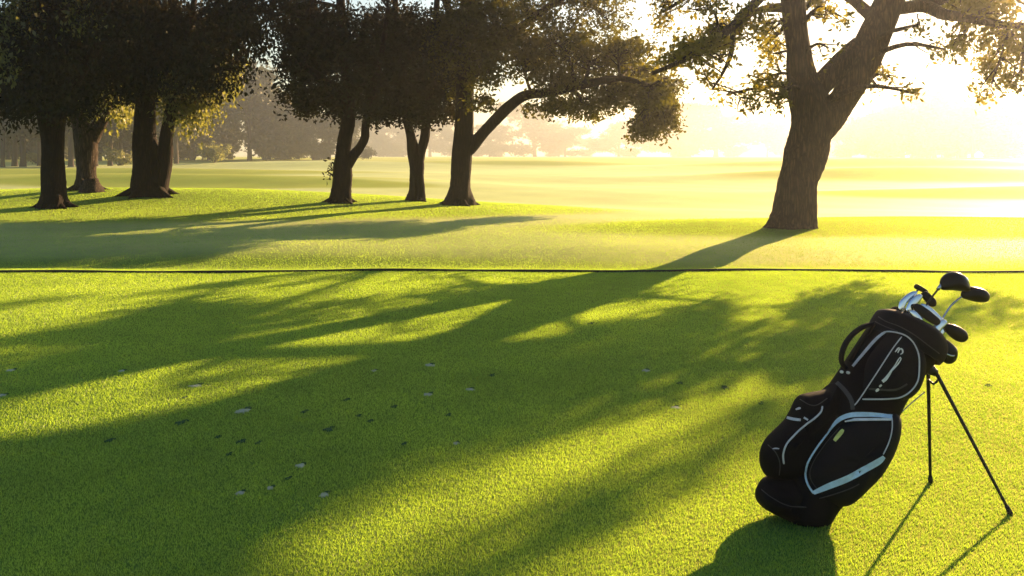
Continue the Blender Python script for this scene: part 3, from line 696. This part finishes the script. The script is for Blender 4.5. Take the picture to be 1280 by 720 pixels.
band('blue_trim', [(1017, 616, 5), (1035, 608, 7.5), (1060, 598, 8), (1082, 586, 8), (1098, 577, 7.5), (1105, 571, 4)], M['blue'], PK['side_pocket'])
band('zip_pull', [(1043, 551, 4), (1047, 546, 5), (1052, 540, 5), (1054, 537, 3)], M['yellow'], PK['side_pocket'])
M['seam'] = simple('dark_grey_seam', (0.035, 0.036, 0.042), 0.6)
piping('seam', [(1098, 396), (1108, 402), (1124, 408), (1142, 418), (1158, 430), (1174, 442)], .0022, M['seam'], PK['collar'])
piping('seam', [(1094, 402), (1106, 408), (1122, 414)], .0018, M['seam'], PK['collar'])
piping('seam', [(1022, 612), (1014, 600), (1013, 588), (1020, 572), (1034, 552), (1050, 534)], .0018, M['seam'], PK['side_pocket'])
piping('seam', [(1024, 623), (1042, 618), (1062, 611), (1074, 605)], .0020, M['seam'], PK['side_pocket'])
piping('seam', [(960, 556), (970, 566), (975, 580), (974, 594)], .0020, M['seam'], PK['ball_pocket'])
piping('seam', [(1000, 499), (1012, 506), (1022, 506), (1034, 498)], .0020, M['seam'], PK['ball_pocket'])
piping('seam', [(952, 612), (965, 622), (985, 632), (1008, 634)], .0022, M['seam'], PK['base_pocket'])
band('webbing', [(1046, 478, 5), (1056, 488, 5.5), (1064, 500, 5.5), (1066, 512, 5)], M['seam'], PK['bag_body'])
band('zip', [(1086, 486, 2.2), (1100, 487, 2.4), (1120, 487, 2.2), (1134, 480, 2)], M['seam'], PK['upper_pocket'])
# white script and dots on the upper pocket
for pts in [[(1119, 440, 1.2), (1122, 436, 2), (1124, 434.5, 1.5)], [(1122, 441, 1), (1125, 436, 1.6), (1128, 437.5, 1.8), (1128, 441, 1.6), (1125.5, 443, 1)],
            [(1103, 477, 3.6), (1107, 473.5, 4), (1111, 468, 3), (1115, 462, 2), (1119, 456, 1.2), (1123, 449, 1), (1125.5, 446.5, 1.2)], [(1113, 465, 1.2), (1118, 460, 1.4), (1123, 454, 1.4), (1126, 449, 1.2), (1125, 446.5, 1)],
            [(1099, 483.5, 1.5), (1100.5, 482, 2.4), (1102, 481, 1.5)], [(1094.5, 489, 2), (1096.5, 487.5, 3.6), (1098.5, 486, 2)]]:
    band('lettering', pts, M['white'], PK['upper_pocket'], thick=.0035)
# carry handle, strap stud
hd = MB(); tube(hd, [pp(1060, 463, .02), pp(1052, 452, .03), pp(1054, 436, .04), pp(1063, 421, .04), pp(1078, 409, .03), pp(1096, 404, .0)], [.009, .011, .012, .012, .011, .009], 8, 5)
keep(hd, 'handle', M['bag2'])
hd = MB(); tube(hd, [pp(1062, 452, .05), pp(1072, 436, .06), pp(1084, 418, .055), pp(1093, 406, .04)], [.007, .008, .008, .006], 8, 5)
keep(hd, 'shoulder_strap', M['bag'])
for (x, y) in [(1061, 466), (1053, 465)]:
    sb = MB(); c = pp(x, y, .115); tube(sb, [c-NN*.012, c-NN*.002, c+NN*.003], [.006, .006, .004], 10, 1); sb.build('stud', M['white'], bag)
# stand legs
top = pp(1160, 462, -.03)
piv = MB(); tube(piv, [pp(1143, 458, -.02), pp(1156, 460, -.03), pp(1170, 466, -.03)], [.020, .022, .016], 10, 3); piv.build('leg_pivot', M['black_metal'], bag)
for foot, tpx in ((Fa, (1160, 458)), (Fb, (1166, 458))):
    lg = MB(); t0 = pp(*tpx, -.03); f0 = foot+Vector((0, 0, .012)); d = (f0-t0).normalized()
    tube(lg, [t0, t0+d*.2, f0-d*.05, f0], [.0085, .0075, .0065, .0065], 10, 2); leg = lg.build('leg', M['black_metal'], bag)
    ft = MB(); tube(ft, [f0-d*.025, f0, foot+Vector((.006, .004, .003)), foot+Vector((.012, .006, .004))], [.009, .0105, .0105, .007], 10, 2); ft.build('rubber_foot', M['rubber'], leg)
rod = MB(); tube(rod, [pp(1156, 490, -.03), pp(1138, 505, -.03), pp(1120, 522, -.04)], [.0028]*3, 6, 2); rod.build('spring_rod', M['steel'], bag)
brk = MB(); tube(brk, [pp(1160, 474, -.03), pp(1167, 480, -.03), pp(1173, 474, -.03)], [.004, .006, .004], 6, 2); brk.build('bracket', M['black_metal'], bag)

# ------------------------------------------------------------------ clubs
def club(name, label, shaft, head_mb, head_mat, r=.0045, shaftmat='steel', extras=()):
    root = empty(name, shaft[0]); tag(root, label, 'golf club', 'golf clubs standing in the bag')
    mb = MB(); tube(mb, shaft, [r*1.25]+[r]*(len(shaft)-2)+[r*.8], 8, 3); mb.build('shaft', M[shaftmat], root)
    h = head_mb.build('head', M[head_mat], root)
    for nm, e, mt in extras: e.build(nm, M[mt], h)
    return root
def lump(outline, off, th, th2=None, p=2.0, sub=5): return pillow(outline, off, th, th2 if th2 else th, p, sub)
def inbag(x, y, off, dep=.45): return pp(x, y, off)-AX*dep
# driver
hosel = MB(); tube(hosel, [pp(1172, 362, .02), pp(1178, 355, .02)], [.008, .009], 8, 1)
club('golf_club', 'driver with the big dark rounded head, highest of the clubs', [inbag(1138, 414, .03), pp(1140, 410, .03), pp(1160, 378, .03), pp(1178, 355, .02)],
     lump([(1175, 354), (1178, 346), (1186, 340.5), (1196, 340), (1205, 345), (1210, 354), (1212, 363), (1204, 364), (1190, 363), (1177, 362)], .02, .035, .035), 'club_head', shaftmat='black_metal', extras=[('hosel', hosel, 'steel')])
sole = MB(); tube(sole, [pp(1204, 344, .03), pp(1209, 350, .035), pp(1212, 358, .03)], [.003, .006, .003], 6, 3)
club('golf_club', 'fairway wood with a long dark head, farthest right of the clubs', [inbag(1166, 424, .0), pp(1168, 418, .0), pp(1182, 392, .0), pp(1192, 379, .0), pp(1205, 369, .0)],
     lump([(1202, 371), (1203, 363), (1210, 358), (1222, 359), (1232, 363), (1237, 370), (1234, 377), (1224, 378), (1210, 375)], .0, .03, .03), 'club_head', extras=[('sole_plate', sole, 'chrome')])
club('golf_club', 'hybrid with a dark egg-shaped head hanging right of the collar', [inbag(1160, 436, .03), pp(1168, 425, .03), pp(1176, 410, .03), pp(1184, 407, .03)],
     lump([(1180, 410), (1180, 405), (1190, 405), (1200, 409), (1208, 415), (1210, 423), (1204, 428), (1195, 426), (1185, 418)], .03, .022), 'club_head')
ln = MB(); tube(ln, [pp(1172, 428, .075), pp(1180, 440, .08), pp(1190, 445, .075), pp(1195, 443, .06)], [.003, .004, .004, .003], 6, 4)
club('golf_club', 'lowest club, a dark wood head with a pale line beside the collar', [inbag(1158, 444, .05), pp(1166, 436, .05), pp(1174, 428, .05), pp(1177, 427, .05)],
     lump([(1174, 426), (1180, 423), (1188, 428), (1196, 437), (1195, 449), (1188, 455), (1180, 453), (1174, 445)], .045, .03), 'club_head', extras=[('sole_line', ln, 'steel')])
def iron(label, shaft, blade, off, th, mat='chrome', shaftmat='steel'):
    return club('golf_club', label, shaft, lump(blade, off, th, th, 3.0, 3), mat, shaftmat=shaftmat)
iron('putter with a small dark blade at the top left of the clubs', [inbag(1124, 402, -.02), pp(1128, 396, -.02), pp(1140, 372, -.02), pp(1148, 362, -.02)], [(1143, 357), (1146, 355), (1155, 360), (1160, 364), (1158, 367), (1150, 364), (1143, 360)], -.02, .010, 'club_head')
iron('dark iron with a hooked blade just right of the putter', [inbag(1130, 404, .0), pp(1134, 398, .0), pp(1150, 374, .0), pp(1154, 369, .0)], [(1151, 367), (1158, 364), (1164, 369), (1170, 376), (1169, 383), (1162, 383), (1158, 378), (1154, 373)], .0, .010, 'club_head')
iron('polished wedge curving round at the left of the club heads', [inbag(1122, 404, .03), pp(1125, 396, .03), pp(1128, 388, .03), pp(1130, 384, .03)], [(1123, 388), (1124, 378), (1131, 370), (1141, 364), (1147, 366), (1140, 374), (1132, 380), (1128, 389)], .03, .006)
iron('polished iron between the wedge and the dark-faced iron', [inbag(1128, 406, .045), pp(1131, 398, .045), pp(1134, 390, .045), pp(1137, 384, .045)], [(1132, 389), (1136, 377), (1146, 368), (1153, 369), (1150, 377), (1142, 384), (1138, 392)], .045, .006)
iron('dark-faced iron lying across the middle of the collar', [inbag(1140, 412, .06), pp(1143, 402, .06), pp(1146, 392, .06), pp(1147, 386, .06)], [(1141, 381), (1149, 380), (1159, 386), (1168, 393), (1176, 401), (1172, 407), (1162, 403), (1151, 395), (1143, 388)], .06, .008, 'club_head')
iron('polished iron edging the dark-faced iron on the collar', [inbag(1144, 416, .03), pp(1148, 406, .03), pp(1152, 396, .03), pp(1154, 388, .03)], [(1150, 381), (1157, 380), (1167, 387), (1176, 396), (1182, 403), (1177, 406), (1166, 398), (1156, 391)], .03, .006)
iron('small polished iron low in front of the other heads', [inbag(1140, 418, .09), pp(1143, 410, .09), pp(1145, 400, .085), pp(1146, 396, .085)], [(1137, 389), (1143, 388), (1150, 395), (1153, 401), (1148, 404), (1141, 398)], .085, .006)
iron('pale blue steel iron at the right of the collar under the fairway wood', [inbag(1158, 430, .05), pp(1162, 420, .05), pp(1167, 410, .05), pp(1172, 402, .05)], [(1164, 419), (1168, 409), (1174, 401), (1181, 399), (1184, 404), (1178, 411), (1172, 420), (1167, 424)], .05, .006)
iron('narrow polished iron right beside the hybrid head', [inbag(1162, 436, .02), pp(1166, 426, .02), pp(1170, 420, .02), pp(1174, 414, .02)], [(1168, 426), (1172, 415), (1178, 408), (1186, 404), (1188, 408), (1181, 416), (1174, 425), (1171, 430)], .02, .006)

# ------------------------------------------------------------------ divots and fallen bits
M['divot'] = simple('divot_pale', (0.34, 0.38, 0.32), 0.9, bump=.6, bscale=120)
M['divot_dark'] = simple('divot_soil', (0.012, 0.06, 0.022), 1.0, bump=.6, bscale=120)
def divot(px, py, wpx, label, pale=True, seed=0):
    b = ground_hit(px, py); rg = np.random.default_rng(seed); w = wpx*b.y/F/2
    root = empty('divot', b); tag(root, label, 'divot', 'divots and torn turf scattered on the near grass')
    def patch(c, w, h, z, nm, mat):
        m = 18; a = np.arange(m)/m*6.28; r = w*(1+.22*rg.normal(size=m)); K = 4; V = []; Fc = []
        for k in range(K):
            s = 1-k/K
            for j in range(m):
                x = c[0]+math.cos(a[j])*r[j]*s; y = c[1]+math.sin(a[j])*r[j]*s*1.15
                V.append((x, y, tz(x, y)+z+h*(1-s*s)+rg.normal()*h*.28-(0.012 if k == 0 else 0)))
        V.append((c[0], c[1], tz(c[0], c[1])+z+h))
        for k in range(K-1):
            for j in range(m): q = (j+1) % m; Fc.append((k*m+j, k*m+q, (k+1)*m+q, (k+1)*m+j))
        for j in range(m): Fc.append(((K-1)*m+j, (K-1)*m+(j+1) % m, K*m))
        mb = MB(); mb.add(V, Fc); mb.build(nm, mat, root, smooth=False)
    patch((b.x, b.y), w, .002, .0045, 'sand', M['divot'] if pale else M['divot_dark'])
    patch((b.x+w*.4, b.y+w*1.3), w*.6, .003, .0045, 'turf_clod', M['divot_dark'])
    return root
for i, (x, y, w, lb, pa) in enumerate([
    (2, 495, 14, 'whitish clod cut by the left edge of the photo', True), (13, 464, 14, 'pale divot just above the whitish clod at the left edge', True),
    (152, 465, 12, 'small pale divot in the shade right of the left-edge pair', True), (245, 483, 18, 'wide flat divot left of the blue-grey patch', True),
    (303, 515, 24, 'largest blue-grey divot in the middle of the shade', True), (468, 464, 10, 'faint small divot left of the pair of pale divots', True),
    (537, 457, 16, 'upper one of the pair of pale divots near the middle', True), (535, 494, 16, 'lower one of the pair of pale divots near the middle', True),
    (588, 488, 14, 'grey divot immediately right of the lower pale divot', True), (405, 620, 16, 'pinkish divot, right one of three in a low row', True),
    (338, 612, 13, 'faint divot, middle one of three in a low row', True), (300, 618, 14, 'faint divot, left one of three in a low row', True),
    (375, 583, 16, 'dull flat divot above the row of three', True), (570, 556, 10, 'small divot near the sunlit edge of the shade', True),
    (808, 464, 13, 'pale divot on the edge between sun and shade left of the bag', True), (845, 510, 14, 'pale-rimmed divot in the sun-streaked turf left of the bag', True),
    (738, 405, 12, 'small dark divot high up in the middle shade', False), (905, 486, 14, 'dark divot halfway between the streaked turf and the bag', False),
    (850, 480, 10, 'tiny dark divot just above the pale-rimmed one', False), (225, 530, 18, 'low dark tear in the shaded turf below the wide flat divot', False),
    (135, 552, 14, 'dark tear in the turf alone at lower left', False), (410, 538, 18, 'long dark tear right of the blue-grey divot', False),
    (952, 506, 10, 'small dark tear immediately left of the bag pockets', False), (1236, 483, 12, 'dark tear in the bright grass right of the stand legs', False)]):
    divot(x, y, w*.8, lb, pa, seed=i)
for i, (x, y, w) in enumerate([(448, 521, 9), (462, 528, 8), (300, 553, 12), (322, 556, 9), (432, 502, 10), (285, 570, 8), (505, 556, 8), (492, 510, 9), (615, 470, 8), (360, 600, 9), (272, 548, 8), (560, 520, 8), (380, 516, 10), (230, 498, 7)]):
    divot(x, y, w, 'tiny dark tear among others in the shaded turf of the left and middle foreground', False, seed=80+i)

# ------------------------------------------------------------------ haze, sky, sun
def haze():
    x0, x1, y0, y1, z0, z1 = -920, 920, -20, 920, -1.5, HAZE_TOP
    mb = MB(); mb.add([(x0, y0, z0), (x1, y0, z0), (x1, y1, z0), (x0, y1, z0), (x0, y0, z1), (x1, y0, z1), (x1, y1, z1), (x0, y1, z1)],
                      [(3, 2, 1, 0), (4, 5, 6, 7), (0, 1, 5, 4), (1, 2, 6, 5), (2, 3, 7, 6), (3, 0, 4, 7)])
    m, nt, n, l = newmat('haze_air'); out = N_(n, 'ShaderNodeOutputMaterial'); v = N_(n, 'ShaderNodeVolumePrincipled')
    v.inputs['Color'].default_value = (*HAZE_COL, 1); v.inputs['Density'].default_value = HAZE_D; v.inputs['Anisotropy'].default_value = HAZE_G
    l.new(v.outputs[0], out.inputs['Volume'])
    o = mb.build('haze', m, smooth=False); tag(o, 'warm morning haze hanging over the whole course', 'haze', kind='stuff')
HAZE_TOP, HAZE_COL, HAZE_D, HAZE_G = 20.0, (0.92, 0.94, 0.98), 0.0012, 0.80
haze()

w = bpy.data.worlds.new('World'); SC.world = w; w.use_nodes = True
nt = w.node_tree; nt.nodes.clear()
o = nt.nodes.new('ShaderNodeOutputWorld'); bg = nt.nodes.new('ShaderNodeBackground'); sk = nt.nodes.new('ShaderNodeTexSky')
sk.sky_type = 'NISHITA'; sk.sun_disc = False; sk.sun_elevation = SUN_EL; sk.sun_rotation = SUN_AZ
sk.air_density = 1.2; sk.dust_density = 0.8; sk.ozone_density = 2.0
bg.inputs['Strength'].default_value = 0.05
nt.links.new(sk.outputs[0], bg.inputs[0]); nt.links.new(bg.outputs[0], o.inputs[0])
sl = bpy.data.lights.new('sun', 'SUN'); sl.energy = 5.0; sl.angle = math.radians(0.5); sl.color = (1.0, 0.64, 0.32)
so = bpy.data.objects.new('sun', sl); COL.objects.link(so); so.rotation_euler = SUN.to_track_quat('Z', 'Y').to_euler(); so.location = SUN*30

cam = bpy.data.cameras.new('camera'); co = bpy.data.objects.new('camera', cam); COL.objects.link(co)
co.location = (0, 0, H); co.rotation_euler = (PI/2, 0, 0)
cam.sensor_width = 36; cam.lens = 36*F/1280; cam.shift_y = -(360-HZ)/1280; cam.clip_start = 0.05; cam.clip_end = 3000
SC.camera = co
SC.view_settings.view_transform = 'Standard'; SC.view_settings.look = 'None'; SC.view_settings.gamma = 1
SC.view_settings.exposure = 1.65
SC.cycles.use_denoising = True
SC.cycles.max_bounces = 6; SC.cycles.diffuse_bounces = 2; SC.cycles.glossy_bounces = 2; SC.cycles.transmission_bounces = 4
SC.cycles.volume_bounces = 1; SC.cycles.transparent_max_bounces = 4
SC.cycles.sample_clamp_indirect = 4.0
